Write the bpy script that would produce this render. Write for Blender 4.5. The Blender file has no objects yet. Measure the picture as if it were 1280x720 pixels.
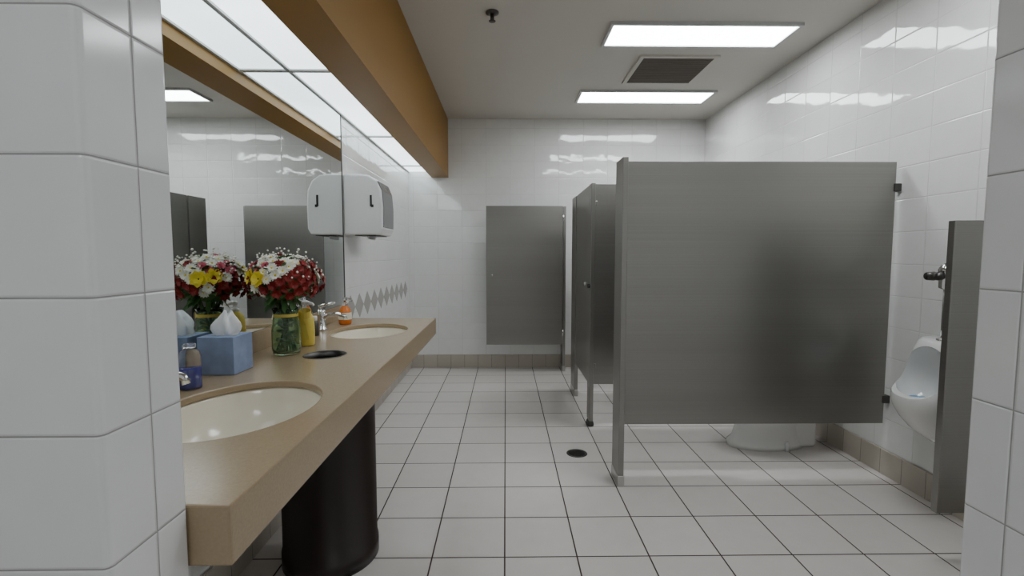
import bpy, bmesh, math, random
from mathutils import Vector, Matrix
random.seed(7)
S = bpy.context.scene
COL = S.collection

# ------------------------------------------------------------ dimensions
XL, XR = -1.066, 2.19      # left / right walls
YF0, YF1 = .607, .764      # front (doorway) wall thickness
XJ = -.518                 # left jamb
YB = 5.34                  # back wall
ZC = 2.74                  # ceiling
CT = .86                   # counter top

# ------------------------------------------------------------ materials
def newmat(name):
    m = bpy.data.materials.new(name); m.use_nodes = True
    nt = m.node_tree
    return m, nt, nt.nodes['Principled BSDF']
def pbr(name, col, rough=.5, metal=0, noise=0.0, nscale=20, stretch=(1,1,1), bump=0, **kw):
    m, nt, b = newmat(name)
    b.inputs['Base Color'].default_value = (*col, 1)
    b.inputs['Roughness'].default_value = rough
    b.inputs['Metallic'].default_value = metal
    for k, v in kw.items():
        b.inputs[k.replace('_', ' ')].default_value = v
    if noise or bump:
        tc = nt.nodes.new('ShaderNodeTexCoord'); mp = nt.nodes.new('ShaderNodeMapping')
        mp.inputs['Scale'].default_value = stretch
        nz = nt.nodes.new('ShaderNodeTexNoise'); nz.inputs['Scale'].default_value = nscale
        nz.inputs['Detail'].default_value = 4
        nt.links.new(tc.outputs['Object'], mp.inputs[0]); nt.links.new(mp.outputs[0], nz.inputs['Vector'])
        if noise:
            mx = nt.nodes.new('ShaderNodeMix'); mx.data_type = 'RGBA'
            mx.inputs[6].default_value = (*[c*(1-noise) for c in col], 1)
            mx.inputs[7].default_value = (*[min(1, c*(1+noise)) for c in col], 1)
            nt.links.new(nz.outputs['Fac'], mx.inputs[0]); nt.links.new(mx.outputs[2], b.inputs['Base Color'])
        if bump:
            bp = nt.nodes.new('ShaderNodeBump'); bp.inputs['Strength'].default_value = bump
            bp.inputs['Distance'].default_value = .002
            nt.links.new(nz.outputs['Fac'], bp.inputs['Height']); nt.links.new(bp.outputs[0], b.inputs['Normal'])
    return m
def steel(name, col, rough):
    """brushed stainless: fine horizontal grain + soft broad horizontal variation"""
    m, nt, b = newmat(name); N = nt.nodes.new; L = nt.links.new
    b.inputs['Metallic'].default_value = 1
    tc = N('ShaderNodeTexCoord')
    outs = []
    for sc, st in ((1.0, (.4, .4, 220)), (1.0, (.25, .25, 4))):
        mp = N('ShaderNodeMapping'); mp.inputs['Scale'].default_value = st
        nz = N('ShaderNodeTexNoise'); nz.inputs['Scale'].default_value = sc; nz.inputs['Detail'].default_value = 2
        L(tc.outputs['Object'], mp.inputs[0]); L(mp.outputs[0], nz.inputs['Vector']); outs.append(nz.outputs['Fac'])
    a = N('ShaderNodeMath'); a.operation = 'ADD'; L(outs[0], a.inputs[0]); L(outs[1], a.inputs[1])
    r = N('ShaderNodeMapRange'); r.inputs[1].default_value = .6; r.inputs[2].default_value = 1.4
    L(a.outputs[0], r.inputs[0])
    mx = N('ShaderNodeMix'); mx.data_type = 'RGBA'; L(r.outputs[0], mx.inputs[0])
    mx.inputs[6].default_value = (*[c*.90 for c in col], 1); mx.inputs[7].default_value = (*[c*1.10 for c in col], 1)
    L(mx.outputs[2], b.inputs['Base Color'])
    r2 = N('ShaderNodeMapRange'); r2.inputs[3].default_value = rough-.02; r2.inputs[4].default_value = rough+.03
    L(outs[1], r2.inputs[0]); L(r2.outputs[0], b.inputs['Roughness'])
    return m
def emit(name, col, s, stripes=0):
    m, nt, b = newmat(name)
    b.inputs['Base Color'].default_value = (.8, .8, .8, 1)
    b.inputs['Emission Color'].default_value = (*col, 1)
    b.inputs['Emission Strength'].default_value = s
    b.inputs['Roughness'].default_value = .5
    if stripes:
        g = nt.nodes.new('ShaderNodeNewGeometry')
        n = nt.nodes.new('ShaderNodeTexNoise'); n.inputs['Scale'].default_value = stripes
        r = nt.nodes.new('ShaderNodeMapRange'); r.inputs[3].default_value = s*.7; r.inputs[4].default_value = s*1.3
        nt.links.new(g.outputs['Position'], n.inputs['Vector'])
        nt.links.new(n.outputs['Fac'], r.inputs[0]); nt.links.new(r.outputs[0], b.inputs['Emission Strength'])
    return m
def tile(name, c1, c2, grout, w, h, gw, ox=0, oy=0, ov=0, rough=.12, floor=False, wav=.25, gb=.5, spec=.5):
    """square tiling in world space. ox: X-offset, oy: Y-offset, ov: vertical (or second axis) offset"""
    m, nt, b = newmat(name); N = nt.nodes.new; L = nt.links.new
    g = N('ShaderNodeNewGeometry'); sp = N('ShaderNodeSeparateXYZ'); L(g.outputs['Position'], sp.inputs[0])
    def math_(op, a, bb=None):
        n = N('ShaderNodeMath'); n.operation = op
        for i, v in enumerate((a, bb)):
            if v is None: continue
            if isinstance(v, (int, float)): n.inputs[i].default_value = v
            else: L(v, n.inputs[i])
        return n.outputs[0]
    X = math_('SUBTRACT', sp.outputs[0], ox - 100*w)
    if floor:
        u = X; v = math_('SUBTRACT', sp.outputs[1], oy - 100*h)
    else:
        Y = math_('SUBTRACT', sp.outputs[1], oy - 100*w)
        ns = N('ShaderNodeSeparateXYZ'); L(g.outputs['True Normal'], ns.inputs[0])
        sel = math_('GREATER_THAN', math_('ABSOLUTE', ns.outputs[0]), .7)
        mx = N('ShaderNodeMix'); mx.data_type = 'FLOAT'
        L(sel, mx.inputs[0]); L(X, mx.inputs[2]); L(Y, mx.inputs[3]); u = mx.outputs[0]
        v = math_('SUBTRACT', sp.outputs[2], ov - 100*h)
    cb = N('ShaderNodeCombineXYZ'); L(u, cb.inputs[0]); L(v, cb.inputs[1])
    br = N('ShaderNodeTexBrick'); br.offset = 0; br.squash = 1
    br.inputs['Color1'].default_value = (*c1, 1); br.inputs['Color2'].default_value = (*c2, 1)
    br.inputs['Mortar'].default_value = (*grout, 1)
    br.inputs['Scale'].default_value = 1; br.inputs['Mortar Size'].default_value = gw/2
    br.inputs['Mortar Smooth'].default_value = .3
    br.inputs['Brick Width'].default_value = w; br.inputs['Row Height'].default_value = h
    L(cb.outputs[0], br.inputs['Vector'])
    b2 = N('ShaderNodeTexBrick'); b2.offset = 0; b2.squash = 1
    b2.inputs['Scale'].default_value = 1; b2.inputs['Mortar Size'].default_value = gw*1.6
    b2.inputs['Mortar Smooth'].default_value = 1
    b2.inputs['Brick Width'].default_value = w; b2.inputs['Row Height'].default_value = h
    L(cb.outputs[0], b2.inputs['Vector'])
    nz = N('ShaderNodeTexNoise'); nz.inputs['Scale'].default_value = 7; nz.inputs['Detail'].default_value = 1
    fl = N('ShaderNodeVectorMath'); fl.operation = 'DIVIDE'; L(cb.outputs[0], fl.inputs[0]); fl.inputs[1].default_value = (w, h, 1)
    f2 = N('ShaderNodeVectorMath'); f2.operation = 'FLOOR'; L(fl.outputs[0], f2.inputs[0])
    wn = N('ShaderNodeTexWhiteNoise'); wn.noise_dimensions = '3D'; L(f2.outputs[0], wn.inputs['Vector'])
    ad = N('ShaderNodeVectorMath'); ad.operation = 'ADD'; L(g.outputs['Position'], ad.inputs[0]); L(wn.outputs['Color'], ad.inputs[1])
    L(ad.outputs[0], nz.inputs['Vector'])
    n3 = N('ShaderNodeTexNoise'); n3.inputs['Scale'].default_value = 12; n3.inputs['Detail'].default_value = 5; L(g.outputs['Position'], n3.inputs['Vector'])
    nc = N('ShaderNodeMix'); nc.data_type = 'RGBA'; nc.blend_type = 'MULTIPLY'; nc.inputs[0].default_value = 1
    rr = N('ShaderNodeMapRange'); rr.inputs[3].default_value = .95; rr.inputs[4].default_value = 1.03
    L(n3.outputs['Fac'], rr.inputs[0])
    L(br.outputs['Color'], nc.inputs[6]); L(rr.outputs[0], nc.inputs[7])
    L(nc.outputs[2], b.inputs['Base Color'])
    ro = N('ShaderNodeMapRange'); ro.inputs[3].default_value = rough; ro.inputs[4].default_value = .8
    L(br.outputs['Fac'], ro.inputs[0]); L(ro.outputs[0], b.inputs['Roughness'])
    b.inputs['Specular IOR Level'].default_value = spec
    hsum = math_('SUBTRACT', math_('MULTIPLY', nz.outputs['Fac'], wav), math_('MULTIPLY', b2.outputs['Fac'], gb))
    bp = N('ShaderNodeBump'); bp.inputs['Strength'].default_value = .6; bp.inputs['Distance'].default_value = .004
    L(hsum, bp.inputs['Height']); L(bp.outputs[0], b.inputs['Normal'])
    return m

TH = .178
M_wall = tile('glossy_white_wall_tile', (.80,.80,.785), (.775,.775,.76), (.62,.61,.59), TH*1.5, TH, .003, ox=.05, oy=.62, ov=.147, rough=.045, wav=.8, gb=.5, spec=.75)
M_jamb = tile('glossy_jamb_tile', (.82,.82,.825), (.81,.81,.815), (.36,.35,.34), TH, TH, .0026, ox=XJ, oy=.694, ov=.147, rough=.13, wav=.2, gb=.5)
M_floor = tile('floor_tile', (.71,.67,.64), (.66,.62,.59), (.045,.026,.02), .305, .305, .0078, ox=-.005, oy=.105, rough=.19, floor=True, wav=.25, gb=.2, spec=.55)
M_base = tile('cove_base_tile', (.48,.435,.37), (.44,.395,.335), (.22,.19,.16), .152, .30, .004, ox=-.005, oy=.105, ov=-.15, rough=.3)
M_ceil = pbr('painted_ceiling', (.62,.59,.54), .8, noise=.02, nscale=3)
M_ochre = pbr('ochre_painted_soffit', (.27,.13,.009), .45, noise=.04, nscale=2)
M_counter = pbr('beige_solid_surface', (.36,.27,.168), .22, noise=.14, nscale=180)
M_steel = steel('brushed_stainless', (.31,.30,.283), .36)
M_edge = pbr('stainless_edge', (.50,.49,.47), .28, 1, noise=.05, nscale=5)
M_chrome = pbr('chrome', (.75,.75,.75), .08, 1)
M_darkmetal = pbr('dark_cast_metal', (.10,.095,.09), .4, .8)
M_column = pbr('dark_brown_laminate', (.016,.009,.007), .35, noise=.2, nscale=6)
M_porc = pbr('white_porcelain', (.82,.82,.80), .08, noise=.01)
M_cream = pbr('cream_basin', (.84,.78,.65), .15, noise=.02)
M_plastic = pbr('white_plastic', (.80,.80,.80), .25, noise=.01)
M_grayplas = pbr('smoked_gray_plastic', (.20,.20,.21), .15, noise=.03)
M_black = pbr('black_plastic', (.01,.01,.01), .4)
M_mirror = pbr('mirror_glass', (.80,.83,.82), .0, 1)
M_lens = emit('troffer_lens_emission', (.93,.975,1), 16.5, 30)
M_lens2 = emit('luminous_soffit_lens', (.85,.96,1), 3.0, 2.5)
M_white = pbr('white_painted_metal', (.50,.50,.50), .4)
M_grille = pbr('return_grille', (.12,.10,.08), .6)
M_diam = pbr('gray_diamond_tile', (.38,.36,.33), .2, noise=.08, nscale=8)
M_blue = pbr('tissue_box_card', (.24,.31,.48), .6, noise=.30, nscale=25)
M_tissue = pbr('tissue_paper', (.87,.88,.90), .9)
M_glass = pbr('vase_glass', (.62,.82,.62), .03, Transmission_Weight=.95, IOR=1.35)
M_clear = pbr('clear_plastic', (.9,.92,.95), .05, Transmission_Weight=.95, IOR=1.3)
M_bluel = pbr('blue_liquid', (.03,.03,.30), .1, noise=.05)
M_orange = pbr('orange_soap', (.85,.22,.02), .12, noise=.05, Transmission_Weight=.2)
M_yellow = pbr('yellow_satin', (.72,.57,.10), .45, noise=.08, nscale=30)
M_label = pbr('pale_label', (.75,.72,.6), .5)
M_green = pbr('leaf_green', (.05,.13,.03), .5, noise=.4, nscale=30)
M_dgreen = pbr('stem_green', (.06,.11,.025), .5, noise=.4, nscale=30)
M_petalw = pbr('petal_white', (.87,.85,.76), .6)
M_petalr = pbr('petal_red', (.27,.016,.014), .5, noise=.4, nscale=60)
M_petaly = pbr('petal_yellow', (.88,.70,.05), .5)
M_petalp = pbr('petal_pink', (.68,.14,.20), .5, noise=.2)
M_puck = pbr('blue_urinal_puck', (.15,.42,.75), .5)

# ------------------------------------------------------------ helpers
def obj_from_bm(name, bm, mats, loc=(0,0,0), smooth=False):
    me = bpy.data.meshes.new(name)
    bmesh.ops.recalc_face_normals(bm, faces=bm.faces)
    bm.to_mesh(me); bm.free()
    if not isinstance(mats, (list, tuple)): mats = [mats]
    for m in mats: me.materials.append(m)
    if smooth:
        for p in me.polygons: p.use_smooth = True
    o = bpy.data.objects.new(name, me); COL.objects.link(o); o.location = loc
    return o
def box(name, lo, hi, mat, bevel=0, seg=3):
    lo = Vector(lo); hi = Vector(hi); c = (lo+hi)/2; s = hi-lo
    bm = bmesh.new(); bmesh.ops.create_cube(bm, size=1)
    bmesh.ops.scale(bm, vec=s, verts=bm.verts)
    o = obj_from_bm(name, bm, mat, c)
    if bevel:
        md = o.modifiers.new('bevel', 'BEVEL'); md.width = bevel; md.segments = seg; md.limit_method = 'ANGLE'
        for p in o.data.polygons: p.use_smooth = True
        md.harden_normals = True
    return o
def loft(name, rings, mat, caps=(True, True), smooth=True, loc=None):
    bm = bmesh.new(); vr = []
    if loc is None:
        pts = [p for r in rings for p in r]
        loc = Vector((sum(p[0] for p in pts)/len(pts), sum(p[1] for p in pts)/len(pts), min(p[2] for p in pts)))
    loc = Vector(loc)
    for r in rings: vr.append([bm.verts.new(Vector(p)-loc) for p in r])
    n = len(rings[0])
    for a, b in zip(vr, vr[1:]):
        for i in range(n):
            bm.faces.new((a[i], a[(i+1) % n], b[(i+1) % n], b[i]))
    if caps[0]: bm.faces.new(vr[0][::-1])
    if caps[1]: bm.faces.new(vr[-1])
    return obj_from_bm(name, bm, mat, loc, smooth)
def circ(cx, cy, z, rx, ry=None, n=32, egg=0):
    ry = rx if ry is None else ry
    out = []
    for i in range(n):
        t = 2*math.pi*i/n
        out.append((cx+rx*math.cos(t), cy+ry*math.sin(t)*(1+egg*math.cos(t)), z))
    return out
def lathe(name, c, prof, mat, n=32, caps=(True, True)):
    """prof: (r, z) list"""
    return loft(name, [circ(c[0], c[1], c[2]+z, max(r, .0004), n=n) for r, z in prof], mat, caps, loc=c)
def tube(name, pts, r, mat, n=12):
    """round tube along polyline"""
    rings = []; pts = [Vector(p) for p in pts]
    rs = r if isinstance(r, (list, tuple)) else [r]*len(pts)
    for i, p in enumerate(pts):
        d = (pts[min(i+1, len(pts)-1)] - pts[max(i-1, 0)]).normalized()
        a = d.cross(Vector((0, 1, 0)))
        if a.length < .2: a = d.cross(Vector((1, 0, 0)))
        a.normalize(); b = d.cross(a).normalized()
        rings.append([p + rs[i]*(a*math.cos(2*math.pi*k/n)+b*math.sin(2*math.pi*k/n)) for k in range(n)])
    return loft(name, rings, mat)
def boolean(o, cutter, op='DIFFERENCE', smooth=None):
    m = o.modifiers.new('b', 'BOOLEAN'); m.object = cutter; m.operation = op; m.solver = 'EXACT'
    dg = bpy.context.evaluated_depsgraph_get(); dg.update()
    me = bpy.data.meshes.new_from_object(o.evaluated_get(dg))
    o.modifiers.clear(); o.data = me
    bpy.data.objects.remove(cutter)
def group(name, loc, kids):
    e = bpy.data.objects.new(name, None); COL.objects.link(e); e.location = loc; e.empty_display_size = .05
    for k in kids:
        k.parent = e; k.location = Vector(k.location) - Vector(loc)
    return e
def join(name, objs):
    """merge evaluated meshes into one object"""
    dg = bpy.context.evaluated_depsgraph_get(); dg.update()
    bm = bmesh.new(); mats = []
    base = objs[0].matrix_world.copy()
    for o in objs:
        ev = o.evaluated_get(dg); me = bpy.data.meshes.new_from_object(ev)
        me.transform(o.matrix_world)
        n0 = len(bm.faces); bm.from_mesh(me); bm.faces.ensure_lookup_table()
        mp = []
        for m in me.materials:
            if m not in mats: mats.append(m)
            mp.append(mats.index(m))
        for f in bm.faces[n0:]: f.material_index = mp[f.material_index] if mp else 0
    loc = base.to_translation()
    bmesh.ops.translate(bm, vec=-loc, verts=bm.verts)
    me = bpy.data.meshes.new(name); bm.to_mesh(me); bm.free()
    for m in mats: me.materials.append(m)
    for o in objs: bpy.data.objects.remove(o)
    r = bpy.data.objects.new(name, me); COL.objects.link(r); r.location = loc
    return r

# ------------------------------------------------------------ room shell
box('floor', (-1.9, -1.7, -.1), (XR+.1, YB+.1, 0), M_floor)
box('ceiling', (-1.9, -1.7, ZC), (XR+.1, YB+.1, ZC+.1), M_ceil)
box('wall_left', (XL-.1, YF1, 0), (XL, YB, ZC), M_wall)
box('wall_right', (XR, YF1, 0), (XR+.1, YB, ZC), M_wall)
box('wall_back', (XL-.1, YB, 0), (XR+.1, YB+.1, ZC), M_wall)
# doorway wall (we look through the opening)
wl = box('wfl', (-1.8, YF0, 0), (XJ, YF1, ZC), M_jamb, .010, 4)
wr = box('wfr', (.760, YF0, 0), (XR+.1, YF1, ZC), M_jamb, .010, 4)
wh = box('wfh', (XJ-.005, YF0+.004, 2.15), (.765, YF1-.004, ZC), M_jamb)
wf = join('wall_front', [wl, wr, wh])
# entry hall behind the camera
box('wall_entry_left', (-1.9, -1.6, 0), (-1.8, YF1, ZC), M_wall)
box('wall_entry_right', (XR, -1.6, 0), (XR+.1, YF0, ZC), M_wall)
box('wall_entry_back', (-1.9, -1.7, 0), (XR+.1, -1.6, ZC), M_wall)
# baseboards
BH = .147
box('baseboard_back', (XL+.012, YB-.012, 0), (XR-.012, YB, BH), M_base, .004, 2)
box('baseboard_left', (XL, YF1, 0), (XL+.012, YB, BH), M_base, .004, 2)
box('baseboard_right', (XR-.012, YF1, 0), (XR, YB, BH), M_base, .004, 2)

# soffit (ochre fascia) over the vanity
box('trim_1', (-.81, YF1, 2.11), (-.626, YB, ZC), M_ochre)
# luminous panels between the fascia and left wall
kids = [box('lens', (XL, YF1+.002, 2.175), (-.81, YB-.002, 2.185), M_lens2)]
for i, y in enumerate((1.17, 2.44, 3.76, 4.98)):
    kids.append(box('cross_bar_%d' % i, (XL+.012, y-.016, 2.166), (-.822, y+.016, 2.174), M_white))
kids.append(box('rail_wall', (XL+.001, YF1+.004, 2.164), (XL+.016, YB-.004, 2.174), M_white))
kids.append(box('rail_fascia', (-.826, YF1+.004, 2.164), (-.811, YB-.004, 2.174), M_white))
group('luminous_soffit_light', (-.94, 3, 2.17), kids)

# decorative diamond border on left wall
bm = bmesh.new()
y = 3.30
while y < YB-.1:
    c = Vector((XL+.002, y, .90))
    vs = [bm.verts.new(c+Vector((0, dy, dz))) for dy, dz in ((-.098, 0), (0, -.088), (.098, 0), (0, .088))]
    vb = [bm.verts.new(v.co-Vector((.0019, 0, 0))) for v in vs]
    bm.faces.new(vs); bm.faces.new(vb[::-1])
    for i in range(4): bm.faces.new((vs[i], vs[(i+1) % 4], vb[(i+1) % 4], vb[i]))
    y += .2
obj_from_bm('trim_2', bm, M_diam)

# ------------------------------------------------------------ ceiling fixtures
def troffer(x0, x1, y0, y1):
    k = [box('lens', (x0+.02, y0+.02, ZC-.012), (x1-.02, y1-.02, ZC-.004), M_lens)]
    k += [box('frame_a', (x0, y0, ZC-.02), (x1, y0+.02, ZC), M_white), box('frame_b', (x0, y1-.02, ZC-.02), (x1, y1, ZC), M_white),
          box('frame_c', (x0, y0+.02, ZC-.02), (x0+.02, y1-.02, ZC), M_white), box('frame_d', (x1-.02, y0+.02, ZC-.02), (x1, y1-.02, ZC), M_white)]
    group('ceiling_troffer_light', ((x0+x1)/2, (y0+y1)/2, ZC), k)
troffer(.67, 1.90, 3.13, 3.47)
troffer(.67, 1.90, 4.39, 4.73)
troffer(.67, 1.90, 1.87, 2.21)
troffer(-.6, .63, -.85, -.51)  # unseen hall light, added to brighten the camera side of the doorway wall
k = [box('panel', (1.03, 3.67, ZC-.010), (1.56, 4.19, ZC), M_grille)]
for a, b in (((1.0, 3.64), (1.59, 3.67)), ((1.0, 4.19), (1.59, 4.22)), ((1.0, 3.67), (1.03, 4.19)), ((1.56, 3.67), (1.59, 4.19))):
    k.append(box('frame', (*a, ZC-.014), (*b, ZC), M_ceil))
for i in range(20):
    yy = 3.68+i*.026
    k.append(box('louver_%d' % i, (1.03, yy, ZC-.013), (1.56, yy+.008, ZC-.010), M_grille))
group('ceiling_vent_grille', (1.3, 3.93, ZC), k)
c = (-.08, 3.03, ZC-.06)
group('fire_sprinkler', (-.08, 3.03, ZC), [
    lathe('escutcheon', (c[0], c[1], ZC-.014), [(.022, 0), (.04, .006), (.04, .014)], M_darkmetal),
    lathe('stem', (c[0], c[1], ZC-.05), [(.010, 0), (.012, .01), (.012, .036)], M_darkmetal),
    lathe('deflector', (c[0], c[1], ZC-.056), [(.02, 0), (.022, .003), (.01, .006)], M_darkmetal, 12)])

# ------------------------------------------------------------ vanity
YC0, YC1 = YF1+.002, 3.10; XC0, XC1 = XL+.001, -.452
SINKS = [(-.725, 1.29), (-.738, 2.59)]
ct = box('vanity_countertop', (XC0, YC0, .755), (XC1, YC1, CT), M_counter)
boolean(ct, box('cut', (XC0-.1, YC0+.025, .70), (XC1-.022, YC1-.022, .838), M_counter))
for sx, sy in SINKS:
    boolean(ct, loft('cut', [circ(sx, sy, .80, .200, .258, 64), circ(sx, sy, .9, .200, .258, 64)], M_counter))
boolean(ct, loft('cut', [circ(-.74, 1.955, .80, .078, n=40), circ(-.74, 1.955, .9, .078, n=40)], M_counter))
md = ct.modifiers.new('bevel', 'BEVEL'); md.width = .004; md.segments = 2; md.limit_method = 'ANGLE'; md.angle_limit = .9
ring = lathe('trash_opening_ring', (-.74, 1.955, .838), [(.077, 0), (.077, .0235), (.085, .0235), (.085, .022), (.0765, .0218)], M_darkmetal, 40, (False, False))
ct = join('vanity_countertop', [ct, ring]); ct.name = 'vanity_countertop'
box('vanity_backsplash', (XL+.001, YC0, CT+.0005), (XL+.016, YC1, .945), M_counter, .002)

for sx, sy in SINKS:
    prof = [(1.06, .837), (1.02, .8365), (1.0, .830), (.97, .80), (.90, .755), (.76, .715), (.5, .69), (.25, .682), (.1, .68)]
    inner = [circ(sx, sy, z, .203*f, .261*f, 64) for f, z in prof]
    outer = [circ(sx, sy, z-.012, .203*(f+.04), .261*(f+.04), 64) for f, z in prof[::-1]]
    b = loft('basin', inner+outer, M_cream, caps=(False, False))
    bm = bmesh.new(); bm.from_mesh(b.data); bm.verts.ensure_lookup_table()
    n = 64; a0 = bm.verts[0:n]; z0 = bm.verts[-n:]
    for i in range(n):
        bm.faces.new((a0[(i+1) % n], a0[i], z0[i], z0[(i+1) % n]))
    bmesh.ops.recalc_face_normals(bm, faces=bm.faces)
    bm.to_mesh(b.data); bm.free()
    for p in b.data.polygons: p.use_smooth = True
    d = lathe('drain', (sx, sy, .676), [(.012, 0), (.012, .006), (.030, .007), (.030, .004)], M_chrome, caps=(True, True))
    p = tube('trap', [(sx, sy, .675), (sx, sy, .55), (sx-.06, sy, .50), (sx-.12, sy, .54), (XL+.001, sy, .56)], .018, M_chrome)
    group('undermount_sink', (sx, sy, .84), [b, d, p])
    fx, fy = -.995, sy; F = CT+.0005
    k = [lathe('base', (fx, fy, F), [(.030, 0), (.030, .008), (.022, .014), (.020, .07), (.022, .10), (.018, .112), (.004, .116)], M_chrome),
         tube('spout', [(fx, fy, CT+.06), (fx+.04, fy, CT+.085), (fx+.09, fy, CT+.088), (fx+.125, fy, CT+.078), (fx+.13, fy, CT+.06)], [.015, .014, .012, .011, .011], M_chrome),
         tube('lever', [(fx, fy, CT+.112), (fx-.008, fy, CT+.130), (fx+.03, fy, CT+.142), (fx+.075, fy, CT+.150)], [.013, .011, .008, .007], M_chrome)]
    group('faucet', (fx, fy, CT), k)

# trash drop + round column under it
CX, CY = -.74, 1.97
col = lathe('body', (CX, CY, 0), [(.193, .0), (.193, .06), (.188, .062), (.188, .837)], M_column, 64, (True, False))
for p in col.data.polygons: p.use_smooth = len(p.vertices) == 4
group('vanity_trash_column', (CX, CY, 0), [col, lathe('liner', (CX, CY, .55), [(.10, 0), (.12, .01), (.14, .28)], M_black, 32, (True, False))])

# mirror
k = [box('glass', (XL+.001, YF1+.004, .947), (XL+.006, 3.165, 2.164), M_mirror),
     box('edge_channel', (XL+.001, 3.165, .947), (XL+.009, 3.172, 2.164), M_darkmetal)]
group('wall_mirror', (XL, 1.96, .947), k)

# towel dispenser -----------------------------------------------------------
def extr(name, prof, y0, y1, mat, bevel=.01):
    """prof in X,Z ; extruded along Y"""
    bm = bmesh.new()
    a = [bm.verts.new((x, y0, z)) for x, z in prof]; b = [bm.verts.new((x, y1, z)) for x, z in prof]
    bm.faces.new(a); bm.faces.new(b[::-1]); n = len(a)
    for i in range(n): bm.faces.new((a[i], a[(i+1) % n], b[(i+1) % n], b[i]))
    o = obj_from_bm(name, bm, mat)
    if bevel:
        md = o.modifiers.new('bevel', 'BEVEL'); md.width = bevel; md.segments = 4; md.limit_method = 'ANGLE'; md.angle_limit = .6
    return o
prof = [(XL+.001, 1.40), (-.835, 1.40), (-.815, 1.44), (-.812, 1.58), (-.82, 1.69), (-.85, 1.755), (-.90, 1.79), (-.96, 1.797), (XL+.001, 1.797)]
k = [extr('body', prof, 3.20, 3.53, M_plastic, .012)]
prof2 = [(-.835, 1.45), (-.809, 1.45), (-.806, 1.58), (-.814, 1.69), (-.842, 1.757), (-.86, 1.75), (-.84, 1.69)]
k.append(extr('smoked_window', prof2, 3.23, 3.50, M_grayplas, .003))
k.append(box('paper_slot', (-1.0, 3.22, 1.394), (-.86, 3.51, 1.40), M_black))
s = box('side_slot', (-.892, 3.196, 1.585), (-.878, 3.200, 1.66), M_black, .003)
k.append(s)
k.append(box('side_slot_bottom', (-.885, 3.196, 1.58), (-.868, 3.200, 1.598), M_black, .003))
k.append(box('paper_tail', (-.93, 3.28, 1.372), (-.928, 3.46, 1.40), M_tissue))
group('paper_towel_dispenser', (XL, 3.36, 1.6), k)

# ------------------------------------------------------------ vanity items
# tissue box
tb = box('carton', (-1.045, 1.62, CT+.0005), (-.922, 1.742, CT+.130), M_blue, .002)
bm = bmesh.new()
c0 = Vector((-.984, 1.681, CT+.128)); n = 28; rings = []
for j in range(7):
    t = j/6
    ring = []
    for i in range(n):
        a = 2*math.pi*i/n
        r = (.030+.012*math.sin(t*3))*(1-.55*t*t)*(1+.30*math.sin(5*a+2*t)+.15*math.sin(9*a-3*t))
        ring.append(bm.verts.new(c0+Vector((r*math.cos(a)+.010*t, r*.7*math.sin(a), .075*t*(1+.18*math.sin(3*a+1))))))
    rings.append(ring)
for a, b in zip(rings, rings[1:]):
    for i in range(n): bm.faces.new((a[i], a[(i+1) % n], b[(i+1) % n], b[i]))
bm.faces.new(rings[-1])
ts = obj_from_bm('tissue', bm, M_tissue, smooth=True)
slot = loft('slot', [circ(-.984, 1.681, CT+.1302, .045, .022), circ(-.984, 1.681, CT+.131, .045, .022)], M_label)
group('tissue_box', (-.984, 1.681, CT), [tb, ts, slot])

# blue liquid bottle near sink
c = (-.965, 1.46, CT+.0005)
k = [lathe('bottle', c, [(.028, 0), (.030, .004), (.030, .10), (.026, .115), (.016, .122), (.016, .13)], M_clear),
     lathe('liquid', (c[0], c[1], c[2]+.003), [(.026, 0), (.027, .004), (.027, .062), (.001, .0625)], M_bluel),
     lathe('cap', (c[0], c[1], c[2]+.124), [(.018, 0), (.018, .012), (.016, .014)], M_clear)]
group('blue_liquid_bottle', c, k)

def pump(c, z, mat, d=1):
    return [lathe('collar', (c[0], c[1], c[2]+z), [(.017, 0), (.017, .014), (.008, .018), (.006, .03)], mat),
            tube('nozzle', [(c[0]-.008, c[1], c[2]+z+.038), (c[0]+.01*d, c[1], c[2]+z+.040), (c[0]+.035*d, c[1], c[2]+z+.034), (c[0]+.042*d, c[1], c[2]+z+.026)], [.010, .010, .006, .005], mat),
            lathe('plunger', (c[0], c[1], c[2]+z+.03), [(.005, 0), (.012, .004), (.012, .014), (.009, .018)], mat)]
c = (-.945, 2.82, CT+.0005)
k = [lathe('bottle', c, [(.030, 0), (.036, .006), (.037, .05), (.030, .09), (.016, .108), (.016, .112)], M_orange),
     lathe('label', (c[0], c[1], c[2]+.03), [(.0378, 0), (.0382, .02), (.0362, .04)], M_label, caps=(False, False))] + pump(c, .11, M_clear)
group('hand_soap_bottle', c, k)
c = (-.905, 2.16, CT+.0005)
rr = [(.036, .030, 0), (.040, .034, .006), (.042, .035, .06), (.040, .034, .12), (.030, .026, .142), (.017, .017, .150), (.017, .017, .155)]
k = [loft('bottle', [circ(c[0], c[1], c[2]+z, a, b) for a, b, z in rr], M_yellow)] + pump(c, .154, M_plastic)
group('lotion_pump_bottle', c, k)
# small dark bottle by faucet
c = (-.965, 2.42, CT+.0005)
group('air_freshener_bottle', c, [lathe('bottle', c, [(.018, 0), (.020, .003), (.020, .06), (.012, .075), (.010, .078)], M_darkmetal),
     lathe('cap', (c[0], c[1], c[2]+.076), [(.013, 0), (.013, .02), (.010, .024)], M_plastic)])

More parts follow.
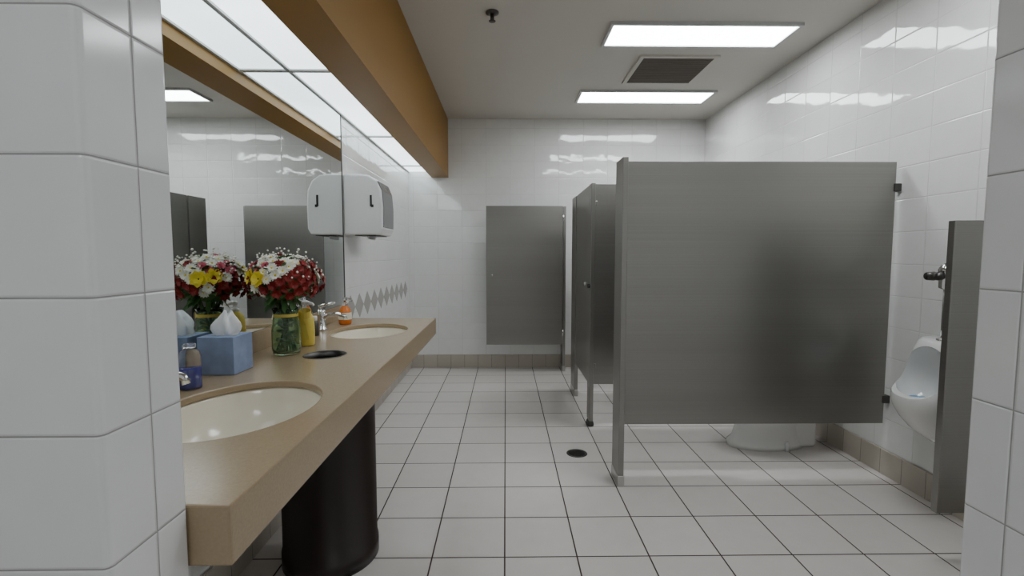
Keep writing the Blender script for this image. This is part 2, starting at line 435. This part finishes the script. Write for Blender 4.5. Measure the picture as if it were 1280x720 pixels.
# ------------------------------------------------------------ flowers
VC = Vector((-.905, 1.975, CT+.0005))
vase = lathe('vase_glass', VC, [(.046, 0), (.052, .004), (.056, .03), (.056, .10), (.050, .14), (.046, .165), (.052, .19), (.049, .19), (.043, .165), (.047, .14), (.052, .10), (.052, .03), (.046, .010), (.001, .008)], M_glass, 40)
BC = VC + Vector((0, 0, .298)); BR = .125
def basis(nv):
    nv = nv.normalized(); a = nv.orthogonal().normalized(); return a, nv.cross(a), nv
def petal(bm, base, d, up, L, W, mi, droop=0):
    s = d.cross(up).normalized()
    pts = [base, base+d*L*.35+s*W*.38+up*L*.08, base+d*L*.75+s*W*.5+up*L*.08, base+d*L+up*(L*.02-droop),
           base+d*L*.75-s*W*.5+up*L*.08, base+d*L*.35-s*W*.38+up*L*.08]
    v = [bm.verts.new(p) for p in pts]
    f = bm.faces.new(v); f.material_index = mi
def flower(bm, pos, nv, R, n, W, layers, lift, mi, ci=None, cr=.008):
    a, b, nv = basis(nv)
    for l in range(layers):
        for i in range(n):
            t = 2*math.pi*(i+.5*l)/n + random.uniform(-.1, .1)
            el = lift + l*.35 + random.uniform(-.1, .1)
            d = ((a*math.cos(t)+b*math.sin(t))*math.cos(el)+nv*math.sin(el)).normalized()
            up = (nv*math.cos(el)-(a*math.cos(t)+b*math.sin(t))*math.sin(el)).normalized()
            petal(bm, pos, d, up, R*(1-.18*l), W, mi)
    if ci is not None:
        r = bmesh.ops.create_icosphere(bm, subdivisions=1, radius=cr, matrix=Matrix.Translation(pos+nv*.003))
        for f in {f for v in r['verts'] for f in v.link_faces}: f.material_index = ci
MATS = [M_petalw, M_petalr, M_petaly, M_petalp, M_green, M_dgreen]
bm = bmesh.new()
def dirv(x, y, z): return Vector((x, y, z)).normalized()
N = 125
for i in range(N):
    zz = 1 - 1.5*(i+.5)/N
    ph = i*2.39996
    r = math.sqrt(max(0, 1-zz*zz)); d = Vector((r*math.cos(ph), r*math.sin(ph), zz))
    rad = BR*random.uniform(.85, 1.08)
    p = BC + Vector((d.x*rad*1.08, d.y*rad, d.z*rad*.82))
    if p.x < XL+.030: p.x = XL+.030
    q = random.random()
    rx = d.x + random.uniform(-.15, .15)
    if zz > .40 and rx < -.05 and q < .6: typ = 'p'
    elif rx > .40 and zz < .75 and q < .9: typ = 'r'
    elif zz < .08 and q < .85: typ = 'r'
    elif q < .14: typ = 'r'
    elif q < .25: typ = 'g'
    else: typ = 'w'
    if typ == 'w': flower(bm, p, d+Vector((0, -.2, .1)), random.uniform(.022, .028), 13, .008, 2, .15, 0, 2, .005)
    if typ == 'r': flower(bm, p, d+Vector((0, 0, -.1)), .023, 6, .014, 2, .35, 1, 1, .004)
    if typ == 'p': flower(bm, p, d, .020, 9, .009, 3, .3, 3, 3, .004)
    if typ == 'g': flower(bm, p, d, .024, 6, .012, 2, .8, 4, 4, .004)
for dx, dy, dz in ((-.62, -.75, .22), (.55, .8, .15), (-.1, .95, .2), (-.78, .3, .35), (-.30, -.9, .15)):
    d = dirv(dx, dy, dz); p = BC + Vector((d.x*.130, d.y*.132, d.z*.11))
    if p.x < XL+.045: p.x = XL+.045
    flower(bm, p, d, .036, 7, .022, 2, .30, 2, 4, .004)
for i in range(150):   # baby's breath
    d = dirv(random.gauss(0, .7), random.gauss(0, .6), random.uniform(.1, 1.2))
    p = BC + Vector((d.x*.155, d.y*.135, d.z*random.uniform(.10, .150)))
    if p.x < XL+.02: p.x = XL+.02
    r = bmesh.ops.create_icosphere(bm, subdivisions=1, radius=random.uniform(.003, .0055), matrix=Matrix.Translation(p))
for i in range(90):    # leaves
    d = dirv(random.gauss(0, 1), random.gauss(0, 1), random.uniform(-.85, .6))
    p = BC + Vector((d.x*.07, d.y*.07, d.z*.07-.01)); L = random.uniform(.055, .09)
    if p.x + d.x*L < XL+.012: L = max(.01, (p.x-XL-.014)/max(.01, -d.x))
    petal(bm, p, d, dirv(random.uniform(-.3, .3), random.uniform(-.3, .3), 1), L, .022, 4)
r = bmesh.ops.create_icosphere(bm, subdivisions=3, radius=1, matrix=Matrix.Translation(BC)@Matrix.Diagonal((BR*.86, BR*.82, BR*.66, 1)))
for v in r['verts']: v.co += Vector((random.uniform(-1, 1), random.uniform(-1, 1), random.uniform(-1, 1)))*.006
for f in {f for v in r['verts'] for f in v.link_faces}: f.material_index = 4
blooms = obj_from_bm('blooms', bm, MATS)
k = [vase, blooms]
for i in range(22):
    a = random.uniform(0, 6.28); a2 = a+2.6
    p0 = VC+Vector((.038*math.cos(a), .038*math.sin(a), .015)); p2 = VC+Vector((.055*math.cos(a2), .055*math.sin(a2), .25))
    p1 = VC+Vector((.018*math.cos(a2), .018*math.sin(a2), .16))
    k.append(tube('stem_%d' % i, [p0, p1, p2], .0038, M_dgreen, 6))
bm = bmesh.new()
for i in range(70):
    a = random.uniform(0, 6.28); z = random.uniform(.02, .15)
    p = VC+Vector((.012*math.cos(a), .012*math.sin(a), z))
    petal(bm, p, dirv(math.cos(a), math.sin(a), random.uniform(-.4, .8)), Vector((0, 0, 1)), .033, .024, 0)
k.append(obj_from_bm('foliage_in_water', bm, M_green))
# yellow ribbon around the neck
k.append(lathe('ribbon_band', (VC.x, VC.y, VC.z+.156), [(.048, 0), (.047, .012)], M_yellow, 40, (False, False)))
bm = bmesh.new()
for sgn in (-1, 1):
    pts = []
    for j in range(13):
        t = j/12*2*math.pi
        pts.append(Vector((VC.x+.035, VC.y+.042, VC.z+.162)) + Vector((sgn*.026*(1-math.cos(t)), .012*math.sin(t), .016*math.sin(t)*sgn*.6)))
    a = [bm.verts.new(p+Vector((0, 0, .013))) for p in pts]; b = [bm.verts.new(p-Vector((0, 0, .013))) for p in pts]
    for j in range(12): bm.faces.new((a[j], a[j+1], b[j+1], b[j]))
    tl = [Vector((VC.x+.035, VC.y+.045, VC.z+.155)), Vector((VC.x+.040+sgn*.012, VC.y+.050, VC.z+.11)), Vector((VC.x+.042+sgn*.024, VC.y+.045, VC.z+.05))]
    a = [bm.verts.new(p+Vector((.009, 0, 0))) for p in tl]; b = [bm.verts.new(p-Vector((.009, 0, 0))) for p in tl]
    for j in range(2): bm.faces.new((a[j], a[j+1], b[j+1], b[j]))
k.append(obj_from_bm('ribbon_bow', bm, M_yellow))
group('flower_vase_bouquet', VC, k)

# ------------------------------------------------------------ toilet stalls
Z0, Z1 = .305, 1.78
FX0, FX1 = .615, .645   # front line (pilaster thickness)
def panel(name, lo, hi): return box(name, lo, hi, M_steel, .003, 2)
def foot(x, y): return lathe('shoe', (x, y, 0), [(.024, 0), (.026, .01), (.022, .03), (.014, .04)], M_darkmetal, 16)
def shoe(y0, y1): return box('shoe', (FX0-.003, y0-.003, 0), (FX1+.003, y1+.003, .06), M_edge, .002, 2)
k = []
k += [panel('pilaster_near', (FX0, 2.54, 0), (FX1, 2.70, Z1)), shoe(2.54, 2.70)]
k += [panel('pilaster_mid', (FX0, 3.46, .04), (FX1, 3.56, Z1)), foot(.63, 3.485), foot(.63, 3.53)]
k += [panel('pilaster_far', (FX0, 4.22, 0), (FX1, 4.46, Z1)), shoe(4.22, 4.46)]
k += [panel('pilaster_end', (FX0, 5.14, 0), (FX1, YB-.013, Z1)), shoe(5.14, YB-.016)]
for i, y in enumerate((2.66, 3.51, 4.33)):
    k.append(panel('partition_%d' % i, (FX1, y, Z0), (XR-.030, y+.025, Z1)))
    for z in (Z1-.14, Z0+.14):
        k.append(box('wall_bracket', (XR-.042, y-.006, z-.022), (XR-.0005, y+.031, z+.022), M_darkmetal, .004, 2))
        k.append(box('pilaster_bracket', (FX1-.001, y-.004, z-.018), (FX1+.025, y+.029, z+.018), M_steel, .004, 2))
k.append(panel('door_near', (FX1+.02, 2.715, Z0), (FX1+.66, 2.737, Z1)))
k.append(panel('door_mid', (FX0+.004, 3.575, Z0), (FX0+.026, 4.205, Z1)))
k.append(panel('door_far', (-.205, 5.09, Z0), (.605, 5.112, Z1)))
for z in (Z0+.12, Z1-.12):
    k.append(tube('hinge', [(.628, 3.568, z-.03), (.628, 3.568, z+.03)], .012, M_chrome, 10))
    k.append(tube('hinge', [(.612, 5.125, z-.03), (.612, 5.125, z+.03)], .012, M_chrome, 10))
    k.append(tube('hinge', [(.652, 2.716, z-.03), (.652, 2.716, z+.03)], .010, M_chrome, 10))
k.append(tube('latch_knob', [(-.145, 5.09, 1.05), (-.145, 5.080, 1.05)], .011, M_edge, 16))
k.append(tube('latch_knob', [(FX0+.006, 3.62, 1.05), (FX0-.02, 3.62, 1.05)], .014, M_edge, 16))
k.append(tube('latch_keeper', [(FX0, 3.49, 1.04), (FX0-.018, 3.49, 1.04)], .014, M_darkmetal, 12))
group('toilet_partition_stalls', (1.3, 3.9, 0), k)

# toilets -------------------------------------------------------------------
def toilet(cy):
    ox = 1.70
    P = [(0, .04, .255, .125, -.12), (.03, .04, .255, .125, -.12), (.06, .05, .235, .108, -.1), (.14, .055, .215, .100, -.1), (.22, .04, .235, .125, -.05),
         (.30, .015, .275, .165, 0), (.36, 0, .295, .182, .05), (.395, 0, .30, .185, .05)]
    body = loft('bowl', [circ(ox+dx, cy, z, rx, ry, 48, eg) for z, dx, rx, ry, eg in P], M_porc, caps=(True, False))
    inn = [(.395, 0, .30, .185), (.400, 0, .285, .17), (.395, 0, .245, .14), (.33, .01, .20, .12), (.25, .02, .12, .08), (.22, .03, .05, .04)]
    inner = loft('bowl_inside', [circ(ox+dx, cy, z, rx, ry, 48, .05) for z, dx, rx, ry in inn], M_porc, caps=(False, True))
    rings = []
    for i in range(40):
        t = .45+(2*math.pi-.9)*i/39
        c = Vector((ox+.262*math.cos(t), cy+.152*math.sin(t), .412))
        rings.append([c+Vector((.03*math.cos(a)*math.cos(t), .03*math.cos(a)*math.sin(t), .011*math.sin(a))) for a in [2*math.pi*j/10 for j in range(10)]])
    seat = loft('seat', rings, M_plastic)
    back = box('rear_deck', (ox+.17, cy-.10, .26), (XR-.001, cy+.10, .40), M_porc, .03, 4)
    foot = box('rear_foot', (ox+.18, cy-.07, 0), (XR-.14, cy+.07, .30), M_porc, .03, 4)
    pipe = tube('flush_pipe', [(XR-.09, cy, .39), (XR-.09, cy, .72)], .015, M_chrome)
    valve = lathe('flush_valve', (XR-.09, cy, .70), [(.02, 0), (.035, .01), (.035, .08), (.03, .11), (.012, .12)], M_chrome)
    sup = tube('supply', [(XR-.09, cy, .74), (XR-.0005, cy, .74)], .014, M_chrome)
    hd = tube('handle', [(XR-.09, cy-.03, .73), (XR-.09, cy-.08, .735)], .007, M_chrome)
    caps = [lathe('bolt_cap', (ox+.12, cy+s*.12, .0), [(.014, 0), (.014, .05), (.006, .062)], M_plastic, 12) for s in (-1, 1)]
    group('toilet', (ox, cy, 0), [body, inner, seat, back, foot, pipe, valve, sup, hd]+caps)
for cy in (3.12, 3.93, 4.85): toilet(cy)

# ------------------------------------------------------------ urinal + screen
UY = 2.28; DZ = -.03
def Dring(z, D, W, n=40, x0=XR-.001):
    pts = []
    for i in range(n):
        t = -math.pi/2 + math.pi*i/(n-1)
        cx, sy = math.cos(t), math.sin(t)
        e = .75
        pts.append((x0-D*(abs(cx)**e), UY+W/2*math.copysign(abs(sy)**e, sy), z+DZ))
    return pts
U = [(.37, .07, .14), (.395, .11, .19), (.44, .17, .24), (.49, .215, .28), (.54, .245, .31), (.575, .256, .322), (.605, .256, .325), (.625, .250, .324), (.66, .225, .32), (.72, .19, .315),
     (.78, .16, .305), (.84, .135, .295), (.868, .12, .285), (.880, .10, .27)]
ub = loft('bowl', [Dring(*u) for u in U], M_porc)
def ell(c, r):
    bm = bmesh.new(); bmesh.ops.create_uvsphere(bm, u_segments=48, v_segments=32, radius=1)
    bmesh.ops.scale(bm, vec=r, verts=bm.verts)
    return obj_from_bm('cut', bm, M_porc, c, True)
boolean(ub, ell((XR-.148, UY, .705+DZ), (.104, .138, .150)))
boolean(ub, ell((XR-.275, UY, .765+DZ), (.140, .30, .160)))
for p in ub.data.polygons: p.use_smooth = True
md = ub.modifiers.new('es', 'EDGE_SPLIT'); md.split_angle = .7
k = [ub,
     lathe('deodorizer_puck', (XR-.158, UY, .566+DZ), [(.045, 0), (.058, .006), (.050, .032)], M_puck, 24),
     tube('flush_pipe', [(XR-.065, UY, .84), (XR-.065, UY, 1.12)], .012, M_chrome),
     lathe('spud', (XR-.065, UY, .878+DZ), [(.028, 0), (.028, .012), (.014, .02)], M_chrome),
     lathe('valve_body', (XR-.065, UY, 1.10), [(.018, 0), (.032, .01), (.032, .08), (.036, .085), (.036, .10), (.02, .125), (.002, .13)], M_chrome),
     tube('supply', [(XR-.065, UY, 1.15), (XR-.0005, UY, 1.15)], .016, M_chrome),
     tube('handle', [(XR-.09, UY, 1.165), (XR-.115, UY, 1.165), (XR-.117, UY, 1.165), (XR-.128, UY, 1.165), (XR-.130, UY, 1.166), (XR-.165, UY, 1.166)], [.020, .020, .010, .010, .022, .019], M_darkmetal)]
group('wall_urinal', (XR, UY, .6), k)
k = [box('panel', (1.778, 1.885, .205), (XR-.03, 1.91, 1.405), M_steel, .003, 2)]
for z in (.35, .8, 1.27): k.append(box('bracket', (XR-.042, 1.880, z-.022), (XR-.0005, 1.915, z+.022), M_edge, .004, 2))
k.append(box('edge_trim', (1.773, 1.883, .205), (1.780, 1.912, 1.405), M_steel, .002, 2))
group('urinal_screen', (XR, 1.9, .8), k)

# floor drain
k = [lathe('ring', (.455, 2.985, -.004), [(.066, 0), (.066, .006), (.052, .0065), (.052, .0045)], M_darkmetal, 40, (True, False)),
     lathe('pan', (.455, 2.985, -.003), [(.052, 0), (.052, .004)], M_black, 40)]
for i in range(-3, 4):
    w = math.sqrt(.05**2-(i*.014)**2)
    k.append(box('bar_%d' % (i+3), (.455-w, 2.985+i*.014-.003, .001), (.455+w, 2.985+i*.014+.003, .003), M_darkmetal))
group('floor_drain', (.455, 2.985, 0), k)

# ------------------------------------------------------------ world + camera
w = bpy.data.worlds.new('dim'); S.world = w; w.use_nodes = True
w.node_tree.nodes['Background'].inputs[0].default_value = (.5, .5, .5, 1)
w.node_tree.nodes['Background'].inputs[1].default_value = .05
cam = bpy.data.cameras.new('camera'); co = bpy.data.objects.new('camera', cam); COL.objects.link(co)
cam.sensor_width = 36; cam.lens = 36*600/1280; cam.clip_start = .02
co.location = (0, 0, 1.27)
co.rotation_euler = (math.radians(86), 0, -math.atan(8/600))
S.camera = co
